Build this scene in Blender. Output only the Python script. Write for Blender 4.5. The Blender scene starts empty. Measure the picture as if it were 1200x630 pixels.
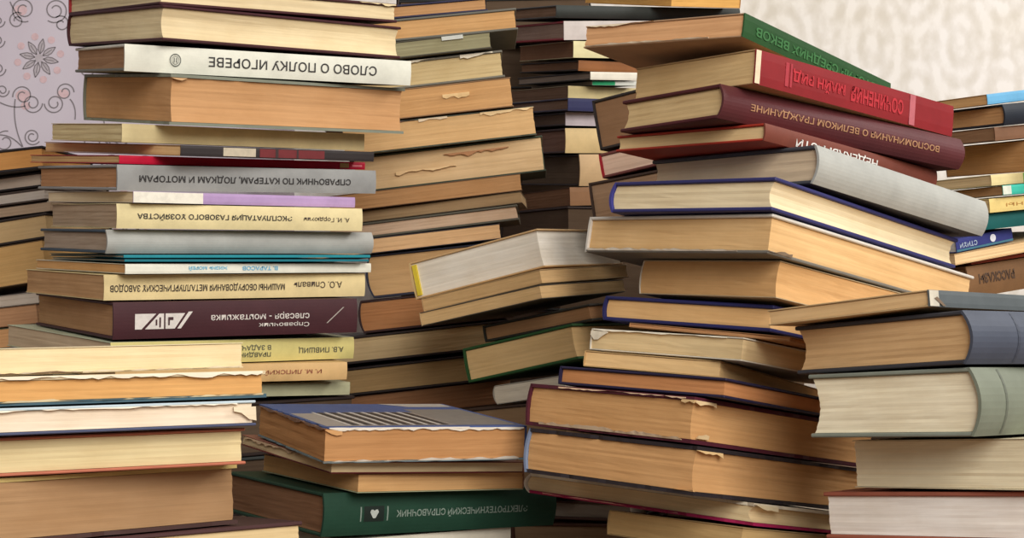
import bpy, bmesh, math, random
from mathutils import Vector, Matrix, noise

C = bpy.context.scene.collection
CAM_H = 0.30                      # camera height above the floor the piles stand on
random.seed(7)

# ------------------------------------------------------------------ colours / materials
def lin(c):
    def f(v):
        v = min(max(v / 255.0, 0), 1)
        return v / 12.92 if v <= .04045 else ((v + .055) / 1.055) ** 2.4
    return (f(c[0]), f(c[1]), f(c[2]), 1)

_M = {}
def new_mat(name):
    m = bpy.data.materials.new(name); m.use_nodes = True
    nt = m.node_tree
    return m, nt, nt.nodes['Principled BSDF']

def node(nt, t, **kw):
    n = nt.nodes.new(t)
    for k, v in kw.items():
        setattr(n, k, v)
    return n

def mapped_noise(nt, coord, scale, nscale, detail=4, rough=.6):
    mp = node(nt, 'ShaderNodeMapping'); mp.inputs['Scale'].default_value = scale
    nt.links.new(coord, mp.inputs['Vector'])
    n = node(nt, 'ShaderNodeTexNoise'); n.inputs['Scale'].default_value = nscale
    n.inputs['Detail'].default_value = detail; n.inputs['Roughness'].default_value = rough
    nt.links.new(mp.outputs[0], n.inputs['Vector'])
    return n

def ramp(nt, fac, stops):
    r = node(nt, 'ShaderNodeValToRGB')
    while len(r.color_ramp.elements) < len(stops):
        r.color_ramp.elements.new(.5)
    for e, (p, v) in zip(r.color_ramp.elements, stops):
        e.position = p; e.color = v if isinstance(v, tuple) else (v, v, v, 1)
    nt.links.new(fac, r.inputs[0])
    return r

def mixc(nt, mode, fac, a, b):
    m = node(nt, 'ShaderNodeMix', data_type='RGBA', blend_type=mode)
    for s, v in ((m.inputs[0], fac), (m.inputs[6], a), (m.inputs[7], b)):
        if hasattr(v, 'links') or hasattr(v, 'is_linked'):
            nt.links.new(v, s)
        else:
            s.default_value = v
    return m.outputs[2]

def object_coord(nt):
    tc = node(nt, 'ShaderNodeTexCoord'); oi = node(nt, 'ShaderNodeObjectInfo')
    add = node(nt, 'ShaderNodeVectorMath', operation='ADD')
    sc = node(nt, 'ShaderNodeMath', operation='MULTIPLY'); sc.inputs[1].default_value = 3.7
    nt.links.new(oi.outputs['Random'], sc.inputs[0])
    nt.links.new(tc.outputs['Object'], add.inputs[0]); nt.links.new(sc.outputs[0], add.inputs[1])
    return add.outputs[0]

def page_mat(c):
    key = ('page', c)
    if key in _M: return _M[key]
    m, nt, bs = new_mat('paper_edges')
    co = object_coord(nt)
    fine = mapped_noise(nt, co, (9, 9, 1500), 1.0, 3, .55)      # the leaves, seen edge on
    mid = mapped_noise(nt, co, (5, 5, 330), 1.0, 3, .6)         # gatherings
    blot = mapped_noise(nt, co, (1, 1, 1.6), 26, 4, .6)         # age stains
    base = lin(tuple(v * .87 + w * .13 for v, w in zip(c, (220, 202, 172))))
    r1 = ramp(nt, fine.outputs[0], [(.3, .945), (.7, 1.05)])
    r2 = ramp(nt, mid.outputs[0], [(.32, .935), (.68, 1.05)])
    r3 = ramp(nt, blot.outputs[0], [(.3, (.88, .82, .74, 1)), (.62, (1.04, 1.04, 1.04, 1))])
    a = mixc(nt, 'MULTIPLY', .8, base, r1.outputs[0])
    a = mixc(nt, 'MULTIPLY', .85, a, r2.outputs[0])
    a = mixc(nt, 'MULTIPLY', .55, a, r3.outputs[0])
    nt.links.new(a, bs.inputs['Base Color'])
    bs.inputs['Roughness'].default_value = .9; bs.inputs['Specular IOR Level'].default_value = .15
    ad = node(nt, 'ShaderNodeMath', operation='ADD')
    nt.links.new(fine.outputs[0], ad.inputs[0]); nt.links.new(mid.outputs[0], ad.inputs[1])
    bp = node(nt, 'ShaderNodeBump'); bp.inputs['Strength'].default_value = .13; bp.inputs['Distance'].default_value = .0006
    nt.links.new(ad.outputs[0], bp.inputs['Height']); nt.links.new(bp.outputs[0], bs.inputs['Normal'])
    _M[key] = m
    return m

def cover_mat(c, rough=.55, cloth=.06):
    key = ('cover', c, rough, cloth)
    if key in _M: return _M[key]
    m, nt, bs = new_mat('cover_board')
    co = object_coord(nt)
    wear = mapped_noise(nt, co, (1, 1, 1), 38, 5, .65)
    grain = mapped_noise(nt, co, (1, 1, 1), 900, 2, .5)
    r = ramp(nt, wear.outputs[0], [(.3, .82), (.7, 1.1)])
    a = mixc(nt, 'MULTIPLY', .8, lin(c), r.outputs[0])
    nt.links.new(a, bs.inputs['Base Color'])
    bs.inputs['Roughness'].default_value = rough; bs.inputs['Specular IOR Level'].default_value = .3
    bp = node(nt, 'ShaderNodeBump'); bp.inputs['Strength'].default_value = cloth; bp.inputs['Distance'].default_value = .0004
    nt.links.new(grain.outputs[0], bp.inputs['Height']); nt.links.new(bp.outputs[0], bs.inputs['Normal'])
    _M[key] = m
    return m

def ink_mat(c, rough=.6):
    key = ('ink', c, rough)
    if key in _M: return _M[key]
    m, nt, bs = new_mat('printed_ink')
    co = object_coord(nt)
    w = mapped_noise(nt, co, (1, 1, 1), 160, 3, .6)
    r = ramp(nt, w.outputs[0], [(.3, .85), (.6, 1.05)])
    nt.links.new(mixc(nt, 'MULTIPLY', .8, lin(c), r.outputs[0]), bs.inputs['Base Color'])
    bs.inputs['Roughness'].default_value = rough
    _M[key] = m
    return m

# ------------------------------------------------------------------ mesh helpers
def link_mesh(name, bm, mat, parent=None, smooth=False):
    bmesh.ops.recalc_face_normals(bm, faces=bm.faces)
    me = bpy.data.meshes.new(name); bm.to_mesh(me); bm.free()
    if smooth:
        for p in me.polygons: p.use_smooth = True
    me.materials.append(mat)
    o = bpy.data.objects.new(name, me); C.objects.link(o)
    if parent: o.parent = parent
    return o

def add_box(bm, x0, x1, y0, y1, z0, z1, bev=0.0):
    v = [bm.verts.new((x, y, z)) for z in (z0, z1) for y in (y0, y1) for x in (x0, x1)]
    fs = [(0, 2, 3, 1), (4, 5, 7, 6), (0, 1, 5, 4), (2, 6, 7, 3), (0, 4, 6, 2), (1, 3, 7, 5)]
    faces = [bm.faces.new([v[i] for i in f]) for f in fs]
    if bev > 0:
        es = list({e for f in faces for e in f.edges})
        bmesh.ops.bevel(bm, geom=es, offset=bev, segments=1, affect='EDGES', profile=.5)

def add_prism(bm, pts, z0, z1):
    lo = [bm.verts.new((x, y, z0)) for x, y in pts]; hi = [bm.verts.new((x, y, z1)) for x, y in pts]
    n = len(pts)
    bm.faces.new(lo[::-1]); bm.faces.new(hi)
    for i in range(n):
        j = (i + 1) % n
        bm.faces.new((lo[i], lo[j], hi[j], hi[i]))

class Book:
    """Builds one book in its own frame: x along the R face, y along the L face, z up; the near corner is the origin."""
    def __init__(self, key, sol):
        self.key = key
        X, Y, Z, psi, er, el, a, b, t = sol
        self.a, self.b, self.t = a, b, t
        u = Vector((math.cos(psi) * math.cos(er), math.sin(psi) * math.cos(er), math.sin(er)))
        v = Vector((-math.sin(psi) * math.cos(el), math.cos(psi) * math.cos(el), math.sin(el)))
        v = (v - u * u.dot(v)).normalized(); n = u.cross(v)
        base = Vector((X, Y, Z + CAM_H)) + u * a / 2 + v * b / 2
        R = Matrix((u, v, n)).transposed().to_4x4()
        self.root = bpy.data.objects.new('book', None); C.objects.link(self.root)
        self.root.empty_display_size = .03
        self.root.matrix_world = Matrix.Translation(base) @ R
        self.rnd = random.Random(key)
    def finish(self, bm, name, mat, smooth=False, label=None, on=None):
        bmesh.ops.translate(bm, verts=bm.verts, vec=(-self.a / 2, -self.b / 2, 0))
        if on is None and name in self.ONSPINE: on = self.spine
        o = link_mesh(name, bm, mat, on or self.root, smooth)
        if label: o['label'] = label
        return o
    # canonical (spine along y=0) -> local
    def setside(self, side):
        a, b = self.a, self.b
        self.side = side
        if side == 'R':  self.S, self.W, self.map = a, b, lambda s, w: (s, w)
        if side == 'BL': self.S, self.W, self.map = a, b, lambda s, w: (s, b - w)
        if side == 'L':  self.S, self.W, self.map = b, a, lambda s, w: (w, s)
        if side == 'BR': self.S, self.W, self.map = b, a, lambda s, w: (a - w, s)
    def remap(self, bm):
        for v in bm.verts:
            v.co.x, v.co.y = self.map(v.co.x, v.co.y)
    def profile(self, z):
        """w of the spine's outer surface at height z"""
        k = 2 * z / self.t - 1
        return self.bulge * min(1, k * k)
    def build(self, kind, side, pages, cover, spine=None, bulge=0.0, bottom=None, over=None, board=None, warp=0.0):
        self.setside(side); S, W, t = self.S, self.W, self.t
        rnd = self.rnd
        hard = kind == 'hard'
        if board is None: board = min(.0024, t * .14) if hard else min(.0006, t * .12)
        if over is None: over = (.0019 if t > .012 else .0014) if hard else 0.0006
        self.bulge = bulge
        bottom = bottom or cover; spine = spine or cover
        e = .0002
        # ---- page block : stacked rings, each leaf bundle a little in or out
        st = board * .8 if hard else board           # spine thickness
        z0, z1 = board + e, t - board - e
        s0, s1, w0, w1 = over, S - over, bulge * .6 + st + e, W - over
        nz = max(4, min(18, int((z1 - z0) / .0016))); ns, nw = 14, 10
        jit = [rnd.uniform(0, .0003) for _ in range(nz + 1)]
        sx, sy = rnd.uniform(0, 50), rnd.uniform(0, 50)
        rings = []
        bm = bmesh.new()
        per = [(i / ns, 0.0) for i in range(ns)] + [(1.0, i / nw) for i in range(nw)] + \
              [(1 - i / ns, 1.0) for i in range(ns)] + [(0.0, 1 - i / nw) for i in range(nw)]
        for k in range(nz + 1):
            f = k / nz; z = z0 + (z1 - z0) * f
            q = 1 - (2 * f - 1) ** 2
            ring = []
            for (i, j) in per:
                d = jit[k] + .0006 * max(0, noise.noise(Vector((i * 3 + sx, j * 3 + sy, f * 4)))) \
                    + .00035 * max(0, noise.noise(Vector((i * 8 + sx, j * 8 + sy, f * 17))))
                x = s0 + (s1 - s0) * i; y = w0 + (w1 - w0) * j
                if i <= 0: x += d
                if i >= 1: x -= d
                if j <= 0: y += 0
                if j >= 1: y -= d + bulge * .7 * q
                else:
                    y = w0 + (w1 - bulge * .7 * q - w0) * j
                if j <= 0 and bulge: y = w0 - bulge * .55 * q
                ring.append(bm.verts.new((x, y, z)))
            rings.append(ring)
        n = len(per)
        for k in range(nz):
            for i in range(n):
                j = (i + 1) % n
                bm.faces.new((rings[k][i], rings[k][j], rings[k + 1][j], rings[k + 1][i]))
        bm.faces.new(rings[0][::-1]); bm.faces.new(rings[-1])
        self.remap(bm)
        self.page = self.finish(bm, 'page_block', page_mat(pages))
        # ---- boards
        for nm, za, zb, col in (('front_cover', t - board, t, cover), ('back_cover', 0, board, bottom)):
            bm = bmesh.new()
            y0 = bulge + .0004
            if self.ragged:
                pts = []
                m = 26
                def rg(am): return am * max(0, rnd.gauss(0, 1)) 
                am = .0009
                for i in range(m + 1): pts.append((S * i / m, y0))
                for i in range(1, m): pts.append((S - rg(am), y0 + (W - y0) * i / m))
                for i in range(m + 1): pts.append((S - S * i / m, W - rg(am)))
                for i in range(1, m): pts.append((0 + rg(am), W - (W - y0) * i / m))
                add_prism(bm, pts, za, zb)
            else:
                add_box(bm, 0, S, y0, W, za, zb, min(.0006, board * .3))
            self.remap(bm)
            setattr(self, nm, self.finish(bm, nm, cover_mat(col)))
        # ---- spine : an extruded arc (flat when bulge is 0)
        bm = bmesh.new()
        nseg = 10 if bulge else 4
        out = []; inn = []
        for k in range(nseg + 1):
            z = t * k / nseg
            y = self.profile(z)
            if not bulge and k in (0, nseg): y = min(.0004, t * .05)
            out.append((y, z)); inn.append((y + st, min(max(z, board * .2), t - board * .2)))
        prof = out + inn[::-1]
        ra = [bm.verts.new((0, y, z)) for y, z in prof]; rb = [bm.verts.new((S, y, z)) for y, z in prof]
        n = len(prof)
        for i in range(n):
            j = (i + 1) % n
            bm.faces.new((ra[i], ra[j], rb[j], rb[i]))
        bm.faces.new(ra[::-1]); bm.faces.new(rb)
        self.remap(bm)
        self.spine = self.finish(bm, 'spine', cover_mat(spine), smooth=False)
        return self
    ragged = False
    ONSPINE = ('title_lettering', 'author_lettering', 'emblem', 'logo', 'color_band', 'spine_mark', 'hinge_strip', 'worn_patch', 'spine_lettering_panel', 'spine_lining', 'paper_label')
    # ---- print on the spine (spine side must be R)
    def surf(self, f, g, off=.00025):
        """point on the R face; f along 0..1, g height 0..1"""
        z = self.t * g
        y = (self.profile(z) if self.side == 'R' else 0) - off
        return (self.a * f, y, z)
    def band(self, f0, f1, g0, g1, col, name='color_band', off=.00025, rough=.6):
        bm = bmesh.new(); n, m = 6, 8
        grid = [[bm.verts.new(self.surf(f0 + (f1 - f0) * i / n, g0 + (g1 - g0) * j / m, off)) for j in range(m + 1)] for i in range(n + 1)]
        for i in range(n):
            for j in range(m):
                bm.faces.new((grid[i][j], grid[i + 1][j], grid[i + 1][j + 1], grid[i][j + 1]))
        # normals must face out (-y)
        o = self.finish(bm, name, ink_mat(col, rough))
        return o
    def poly(self, pts, col, name, off=.0004):
        bm = bmesh.new()
        bm.faces.new([bm.verts.new(self.surf(f, g, off)) for f, g in pts])
        return self.finish(bm, name, ink_mat(col))
    def text(self, s, f0, f1, g0, g1, col, name='title_lettering', flip=True, off=.00045, bold=0.0):
        cu = bpy.data.curves.new('lettering', 'FONT'); cu.body = s; cu.size = 1; cu.offset = bold
        cu.resolution_u = 3
        o = bpy.data.objects.new('lettering', cu); C.objects.link(o)
        dg = bpy.context.evaluated_depsgraph_get(); dg.update()
        me = bpy.data.meshes.new_from_object(o.evaluated_get(dg))
        bpy.data.objects.remove(o); bpy.data.curves.remove(cu)
        bm = bmesh.new(); bm.from_mesh(me); bpy.data.meshes.remove(me)
        xs = [v.co.x for v in bm.verts]; ys = [v.co.y for v in bm.verts]
        x0, x1, y0, y1 = min(xs), max(xs), min(ys), max(ys)
        for v in bm.verts:
            p = (v.co.x - x0) / (x1 - x0); q = (v.co.y - y0) / (y1 - y0)
            if flip: p, q = 1 - p, 1 - q
            v.co = self.surf(f0 + (f1 - f0) * p, g0 + (g1 - g0) * q, off)
        return self.finish(bm, name, ink_mat(col))
    # ---- ragged paper hanging at an edge of the R or L face, at height z (down if dz<0)
    def fray(self, face, f0, f1, g, depth, col=(226, 212, 186), step=.0035, name='torn_edge', thick=.0005, off=.0007, full=False):
        rnd = self.rnd; bm = bmesh.new()
        L = self.a if face == 'R' else self.b
        n = max(3, int(L * (f1 - f0) / step))
        z = g * self.t
        prev = None; amp = 0
        for i in range(n + 1):
            f = f0 + (f1 - f0) * i / n
            amp = .6 * amp + .4 * rnd.uniform(-.5, 1.3)
            d = depth * max(.12, amp + .2) if full else depth * max(.02, amp)
            o = off + rnd.uniform(0, .0005)
            def P(zz, oo):
                return (self.a * f, -oo, zz) if face == 'R' else (-oo, self.b * f, zz)
            q = [bm.verts.new(P(z, -.0015)), bm.verts.new(P(z, o * .5)), bm.verts.new(P(z + d, o)), bm.verts.new(P(z + d, o - thick))]
            if prev:
                for k in range(4):
                    bm.faces.new((prev[k], prev[(k + 1) % 4], q[(k + 1) % 4], q[k]))
            else:
                bm.faces.new(q)
            prev = q
        bm.faces.new(prev[::-1])
        return self.finish(bm, name, page_mat(col), on=self.front_cover if g > .5 else self.back_cover)

# one row per book: near corner x, y, z (from the camera), heading, two tilts, length, depth, thickness (m, rad)
SOL = {
    'A1': (-0.2807, 1.155, 0.2105, 0.6563, 0.0389, 0.0951, 0.2256, 0.1957, 0.0163),
    'A2': (-0.2763, 1.1446, 0.1804, 0.7114, 0.0323, 0.0895, 0.2334, 0.1783, 0.0279),
    'A3': (-0.3055, 1.1438, 0.1561, 0.5204, 0.0163, 0.1101, 0.2501, 0.1653, 0.0212),
    'A4': (-0.2706, 1.148, 0.114, 0.6796, 0.0264, 0.1018, 0.2241, 0.1737, 0.0401),
    'A5': (-0.3103, 1.1538, 0.1009, 0.6646, 0.0204, 0.0794, 0.2268, 0.1534, 0.0147),
    'A6': (-0.2623, 1.1487, 0.0894, 0.8051, 0.0309, 0.0723, 0.2008, 0.2166, 0.0087),
    'A7': (-0.3136, 1.1585, 0.0841, 0.7266, 0.0253, 0.0601, 0.2409, 0.1712, 0.0067),
    'A8': (-0.3113, 1.1445, 0.0619, 0.6599, 0.0215, 0.0495, 0.2408, 0.1767, 0.0205),
    'A9': (-0.2989, 1.145, 0.0523, 0.718, 0.0101, 0.0381, 0.2123, 0.1635, 0.009),
    'A10': (-0.312, 1.1453, 0.032, 0.6255, 0.006, 0.0331, 0.2227, 0.158, 0.0197),
    'A11': (-0.3202, 1.1483, 0.0121, 0.6525, 0.0063, 0.028, 0.2471, 0.1528, 0.0191),
    'A12': (-0.3071, 1.1474, 0.0088, 0.665, 0.0059, 0.0174, 0.2302, 0.1596, 0.0023),
    'A13': (-0.3044, 1.1398, 0.0057, 0.678, 0.0041, 0.0188, 0.2281, 0.1499, 0.0018),
    'A14': (-0.3045, 1.1421, -0.0039, 0.7115, 0.0042, 0.0248, 0.2357, 0.1737, 0.0079),
    'A15': (-0.3226, 1.1471, -0.025, 0.6678, 0.0031, 0.0253, 0.2434, 0.1739, 0.0204),
    'A16': (-0.3152, 1.1469, -0.056, 0.6167, 0.0021, 0.0279, 0.2198, 0.1976, 0.0295),
    'A17': (-0.3169, 1.1451, -0.0771, 0.695, -0.0109, 0.0355, 0.2292, 0.2201, 0.019),
    'A18': (-0.3167, 1.1569, -0.093, 0.5743, -0.0173, 0.0331, 0.2054, 0.1601, 0.0152),
    'A19': (-0.3161, 1.1671, -0.105, 0.64, -0.0331, 0.0294, 0.2136, 0.16, 0.0113),
    'Z1': (-0.3758, 0.7678, -0.06, 0.5264, -0.0021, -0.0562, 0.244, 0.1507, 0.0154),
    'Z2': (-0.3456, 0.7593, -0.0745, 0.5223, -0.0118, -0.0968, 0.2283, 0.153, 0.0162),
    'Z3': (-0.354, 0.7519, -0.0901, 0.4941, -0.0116, -0.0985, 0.2298, 0.1503, 0.015),
    'Z4': (-0.3692, 0.7565, -0.1136, 0.4852, -0.0123, -0.1017, 0.2376, 0.1501, 0.0216),
    'Z5': (-0.3409, 0.75, -0.1497, 0.7174, -0.0354, -0.0962, 0.2271, 0.15, 0.0366),
    'Z6': (-0.3388, 0.7582, -0.1729, 0.638, -0.0277, -0.0987, 0.2586, 0.15, 0.0214),
    'C1': (-0.1246, 0.9577, -0.1283, 0.4703, -0.0416, 0.0226, 0.1508, 0.146, 0.0239),
    'C2': (-0.1216, 0.9724, -0.1371, 0.5786, -0.072, 0.0241, 0.1559, 0.1541, 0.0078),
    'C3': (-0.1054, 0.9887, -0.1527, 0.6474, -0.0738, -0.0037, 0.1433, 0.1396, 0.0132),
    'C4': (-0.1286, 0.9867, -0.1827, 0.6714, -0.0701, -0.0013, 0.2073, 0.1417, 0.0297),
    'C5': (-0.1181, 0.9998, -0.2046, 0.7126, -0.055, -0.0079, 0.1544, 0.1401, 0.0175),
    'E1': (0.1447, 0.9095, 0.1456, 0.8449, -0.1303, 0.0469, 0.1971, 0.129, 0.0153),
    'E2': (0.1522, 0.9119, 0.1166, 0.6645, -0.1051, -0.0025, 0.2086, 0.1112, 0.0221),
    'E3': (0.1322, 0.9107, 0.0952, 0.582, -0.1046, -0.0109, 0.2295, 0.1053, 0.022),
    'E4': (0.159, 0.9118, 0.0808, 0.7377, -0.1055, 0.005, 0.2, 0.1296, 0.0111),
    'E5': (0.1901, 0.9039, 0.0534, 0.6684, -0.1655, -0.0076, 0.1843, 0.1517, 0.0248),
    'E6': (0.1578, 0.8808, 0.0355, 0.7386, -0.1661, 0.0207, 0.2119, 0.139, 0.0209),
    'E7': (0.1557, 0.8826, 0.0094, 0.7007, -0.1763, 0.0153, 0.2236, 0.1638, 0.0249),
    'E8': (0.1629, 0.8957, -0.0178, 0.6542, -0.1768, 0.007, 0.1206, 0.1263, 0.0234),
    'E9': (0.1616, 0.9062, -0.0393, 0.7645, -0.157, 0.0284, 0.1156, 0.1445, 0.017),
    'E10': (0.1715, 0.8952, -0.0447, 0.7986, -0.1559, 0.0429, 0.1, 0.1292, 0.0029),
    'E11': (0.1429, 0.9042, -0.0573, 0.7661, -0.1564, 0.0155, 0.2, 0.1299, 0.0147),
    'E12': (0.1316, 0.9189, -0.0688, 1.0293, -0.1658, 0.0405, 0.2002, 0.0987, 0.0106),
    'E13': (0.1296, 0.8864, -0.0788, 0.8033, -0.1709, 0.0079, 0.2001, 0.1373, 0.0123),
    'E14': (0.1093, 0.8882, -0.1067, 0.7303, -0.1708, -0.0034, 0.198, 0.1516, 0.0286),
    'E15': (0.1103, 0.8831, -0.138, 0.7673, -0.1695, -0.0022, 0.2047, 0.1495, 0.0302),
    'E16': (0.1517, 0.9111, -0.1612, 0.7672, -0.1791, -0.0075, 0.2003, 0.207, 0.0141),
    'E17': (0.1424, 0.9013, -0.1773, 0.6944, -0.1737, -0.0371, 0.1999, 0.1209, 0.0167),
    'F1': (0.226, 0.7843, -0.0202, 0.7181, -0.0428, -0.1234, 0.2, 0.1109, 0.0092),
    'F2': (0.2437, 0.7639, -0.0498, 0.5987, -0.0334, -0.1039, 0.1996, 0.1294, 0.0287),
    'F3': (0.2477, 0.7621, -0.088, 0.6925, -0.0432, -0.0935, 0.1959, 0.1141, 0.0366),
    'F4': (0.2797, 0.7704, -0.1177, 0.666, -0.0342, -0.1029, 0.2003, 0.1218, 0.0278),
    'F5': (0.2849, 0.7716, -0.1463, 0.7539, -0.043, -0.1121, 0.2, 0.1404, 0.0275),
    'H1': (0.179, 1.2496, 0.127, 1.1003, -0.0037, -0.1828, 0.17, 0.1143, 0.0456),
    'H2': (0.1796, 1.2503, 0.1021, 1.1058, 0.0031, -0.1884, 0.1701, 0.1123, 0.0222),
    'H3': (0.186, 1.2498, 0.0582, 1.1376, 0.0033, -0.1539, 0.17, 0.1251, 0.0386),
    'D1': (0.0289, 1.2608, 0.0018, 1.0823, 0.0166, -0.2224, 0.17, 0.1361, 0.0343),
    'D2': (0.0262, 1.2465, -0.0123, 1.0376, 0.0273, -0.2114, 0.1698, 0.1262, 0.0122),
    'D3': (0.0259, 1.2336, -0.0253, 1.0618, 0.0222, -0.2074, 0.17, 0.125, 0.0121),
    'D4': (0.0698, 1.2624, -0.0451, 1.0596, 0.0127, -0.1951, 0.1701, 0.1104, 0.0152),
    'D5': (0.0573, 1.2439, -0.0771, 1.0702, -0.0241, -0.2222, 0.17, 0.1125, 0.0311),
    'D6': (0.0494, 1.2511, -0.1075, 1.096, 0.0069, -0.1728, 0.1702, 0.0741, 0.0166),
    'D7': (0.0537, 1.2512, -0.1928, 1.0994, -0.0226, -0.1249, 0.17, 0.1012, 0.0801),
    'N1': (0.1037, 1.2524, -0.2185, 1.0825, 0.0204, -0.0455, 0.171, 0.0828, 0.0168),
    'N2': (0.1108, 1.247, -0.2454, 1.0875, 0.0029, -0.0666, 0.17, 0.1245, 0.0255),
    'B0': (-0.0251, 1.5082, 0.2684, 1.6092, 0.0045, -0.0921, 0.14, 0.2, 0.0141),
    'B1': (0.0064, 1.5012, 0.2477, 1.591, 0.0058, -0.0985, 0.14, 0.2001, 0.0227),
    'B2': (-0.0209, 1.4914, 0.2272, 1.589, -0.001, -0.1138, 0.1401, 0.2, 0.017),
    'B3': (-0.0072, 1.5014, 0.1986, 1.5857, 0.0055, -0.1138, 0.14, 0.2, 0.0282),
    'B4': (0.0018, 1.4989, 0.1681, 1.5997, 0.0039, -0.1139, 0.14, 0.2, 0.0303),
    'B5': (0.0256, 1.5059, 0.1396, 1.6205, 0.003, -0.1163, 0.14, 0.2, 0.0298),
    'B6': (0.0358, 1.5141, 0.1023, 1.5504, 0.0108, -0.1158, 0.1403, 0.2008, 0.0374),
    'B7': (0.0109, 1.497, 0.0812, 1.5949, -0.0123, -0.1201, 0.1401, 0.2, 0.0174),
    'B8': (0.0107, 1.4977, 0.0684, 1.523, -0.0039, -0.1207, 0.14, 0.2, 0.0118),
    'B9': (0.0074, 1.4955, 0.0507, 1.5531, -0.008, -0.1205, 0.1401, 0.1976, 0.0162),
    'B10': (-0.0106, 1.493, 0.0313, 1.6421, -0.0197, -0.1157, 0.14, 0.1998, 0.0156),
    'B11': (-0.0237, 1.498, -0.0175, 1.6183, -0.0171, -0.107, 0.14, 0.1251, 0.0448),
    'B12': (0.0021, 1.5017, -0.05, 1.6094, -0.0163, -0.1071, 0.1411, 0.1597, 0.0341),
    'B13': (-0.0003, 1.4998, -0.0804, 1.6282, -0.0146, -0.1047, 0.1388, 0.2, 0.0282),
    'B14': (-0.002, 1.4964, -0.1129, 1.6031, 0.0069, -0.1067, 0.14, 0.2, 0.0285),
    'B15': (0.0014, 1.5035, -0.1382, 1.6155, -0.003, -0.1101, 0.14, 0.2, 0.0246),
    'G0': (0.1909, 1.742, 0.3148, 0.4827, 0.0622, 0.181, 0.1027, 0.2038, 0.0226),
    'G1': (0.0533, 1.7415, 0.3012, 0.3506, 0.0444, 0.1368, 0.2493, 0.1913, 0.0153),
    'G2': (0.0623, 1.7342, 0.2736, 0.3234, 0.0583, 0.1269, 0.2, 0.19, 0.0223),
    'G3': (0.0736, 1.739, 0.2532, 0.3408, 0.0348, 0.1098, 0.1999, 0.19, 0.0198),
    'G4': (0.08, 1.7489, 0.2389, 0.3782, 0.0108, 0.1083, 0.1987, 0.1901, 0.0126),
    'G5': (0.0941, 1.7365, 0.2265, 0.4683, 0.0446, 0.0774, 0.0656, 0.1921, 0.0094),
    'G6': (0.0969, 1.7484, 0.2213, 0.3853, 0.0381, 0.0808, 0.0606, 0.1908, 0.0052),
    'G7': (0.0679, 1.756, 0.206, 0.4485, 0.0208, 0.0722, 0.2001, 0.1901, 0.0156),
    'G8': (0.0664, 1.7169, 0.1873, 0.4292, 0.0187, 0.0674, 0.2001, 0.1907, 0.0151),
    'G9': (0.0643, 1.7375, 0.1718, 0.3656, 0.0144, 0.0674, 0.2001, 0.19, 0.0159),
    'G10': (0.0645, 1.7397, 0.139, 0.3426, 0.0242, 0.0598, 0.1986, 0.19, 0.0297),
    'G11': (0.0818, 1.7392, 0.0994, 0.3814, 0.0301, 0.0586, 0.2001, 0.19, 0.0379),
    'G12': (0.0699, 1.7402, 0.0759, 0.3405, 0.0312, 0.0026, 0.1998, 0.1901, 0.022),
    'K1': (0.4924, 1.5007, 0.1699, 0.5204, 0.1421, -0.0031, 0.2, 0.14, 0.0107),
    'K2': (0.5105, 1.4991, 0.1485, 0.5026, 0.1202, 0.0031, 0.2002, 0.1387, 0.022),
    'K3': (0.5001, 1.5004, 0.1326, 0.5376, 0.1087, -0.0059, 0.1994, 0.1397, 0.0141),
    'K4': (0.5649, 1.4981, 0.1026, 0.5591, 0.1142, -0.001, 0.2006, 0.148, 0.0331),
    'K5': (0.4969, 1.5024, 0.0862, 0.5428, 0.0893, -0.0286, 0.2043, 0.1405, 0.0112),
    'K6': (0.507, 1.4969, 0.0761, 0.4878, 0.0906, -0.0304, 0.1999, 0.1354, 0.01),
    'K7': (0.4932, 1.496, 0.0579, 0.511, 0.09, -0.0207, 0.2, 0.14, 0.0143),
    'K8': (0.4852, 1.4979, 0.04, 0.5317, 0.0895, -0.0224, 0.2, 0.14, 0.0162),
    'K9': (0.4562, 1.4874, 0.0166, 0.6105, 0.1419, -0.0245, 0.0936, 0.1196, 0.0139),
    'K10': (0.4552, 1.4889, 0.0037, 0.4807, 0.1407, -0.006, 0.2, 0.14, 0.0118),
    'K11': (0.4807, 1.5175, 0.0044, 0.5324, 0.1099, -0.0225, 0.2004, 0.1402, 0.0035),
    'K12': (0.476, 1.5074, -0.0305, 0.5544, 0.1061, -0.0265, 0.2, 0.14, 0.033),
    'M1': (-0.464, 1.4397, 0.1003, 1.5144, -0.0146, -0.1024, 0.1434, 0.1967, 0.0224),
    'M2': (-0.4725, 1.457, 0.0828, 1.3508, 0.0021, -0.1034, 0.139, 0.1988, 0.0152),
    'M3': (-0.4686, 1.4587, 0.0694, 1.3296, 0.0033, -0.1061, 0.14, 0.1978, 0.0128),
    'M4': (-0.4638, 1.4607, 0.0581, 1.3151, 0.005, -0.1062, 0.1406, 0.1994, 0.0106),
    'M5': (-0.4652, 1.4571, 0.0314, 1.3662, 0.0007, -0.1409, 0.1377, 0.1969, 0.0257),
    'M6': (-0.4655, 1.4538, -0.011, 1.3679, 0.0009, -0.1478, 0.1398, 0.1963, 0.0408),
    'M7': (-0.4726, 1.45, -0.0341, 1.3978, 0.0092, -0.1069, 0.1378, 0.1997, 0.0115),
    'M8': (-0.4718, 1.4448, -0.0541, 1.4153, 0.0015, -0.1083, 0.1414, 0.2003, 0.0193),
    'M9': (-0.4752, 1.4479, -0.0756, 1.4387, 0.0011, -0.1084, 0.1386, 0.2002, 0.0197),
}
FEET = [('A19',4,.01,.0),('Z6',2,.0,.0),('C5',2,.03,.0),('E17',2,.0,.02),('F5',3,.0,.0),('N2',1,.0,.0),('B15',3,.02,.02),('G12',6,.03,.03),('K12',5,.02,.02),('M9',4,.02,.02)]

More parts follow.
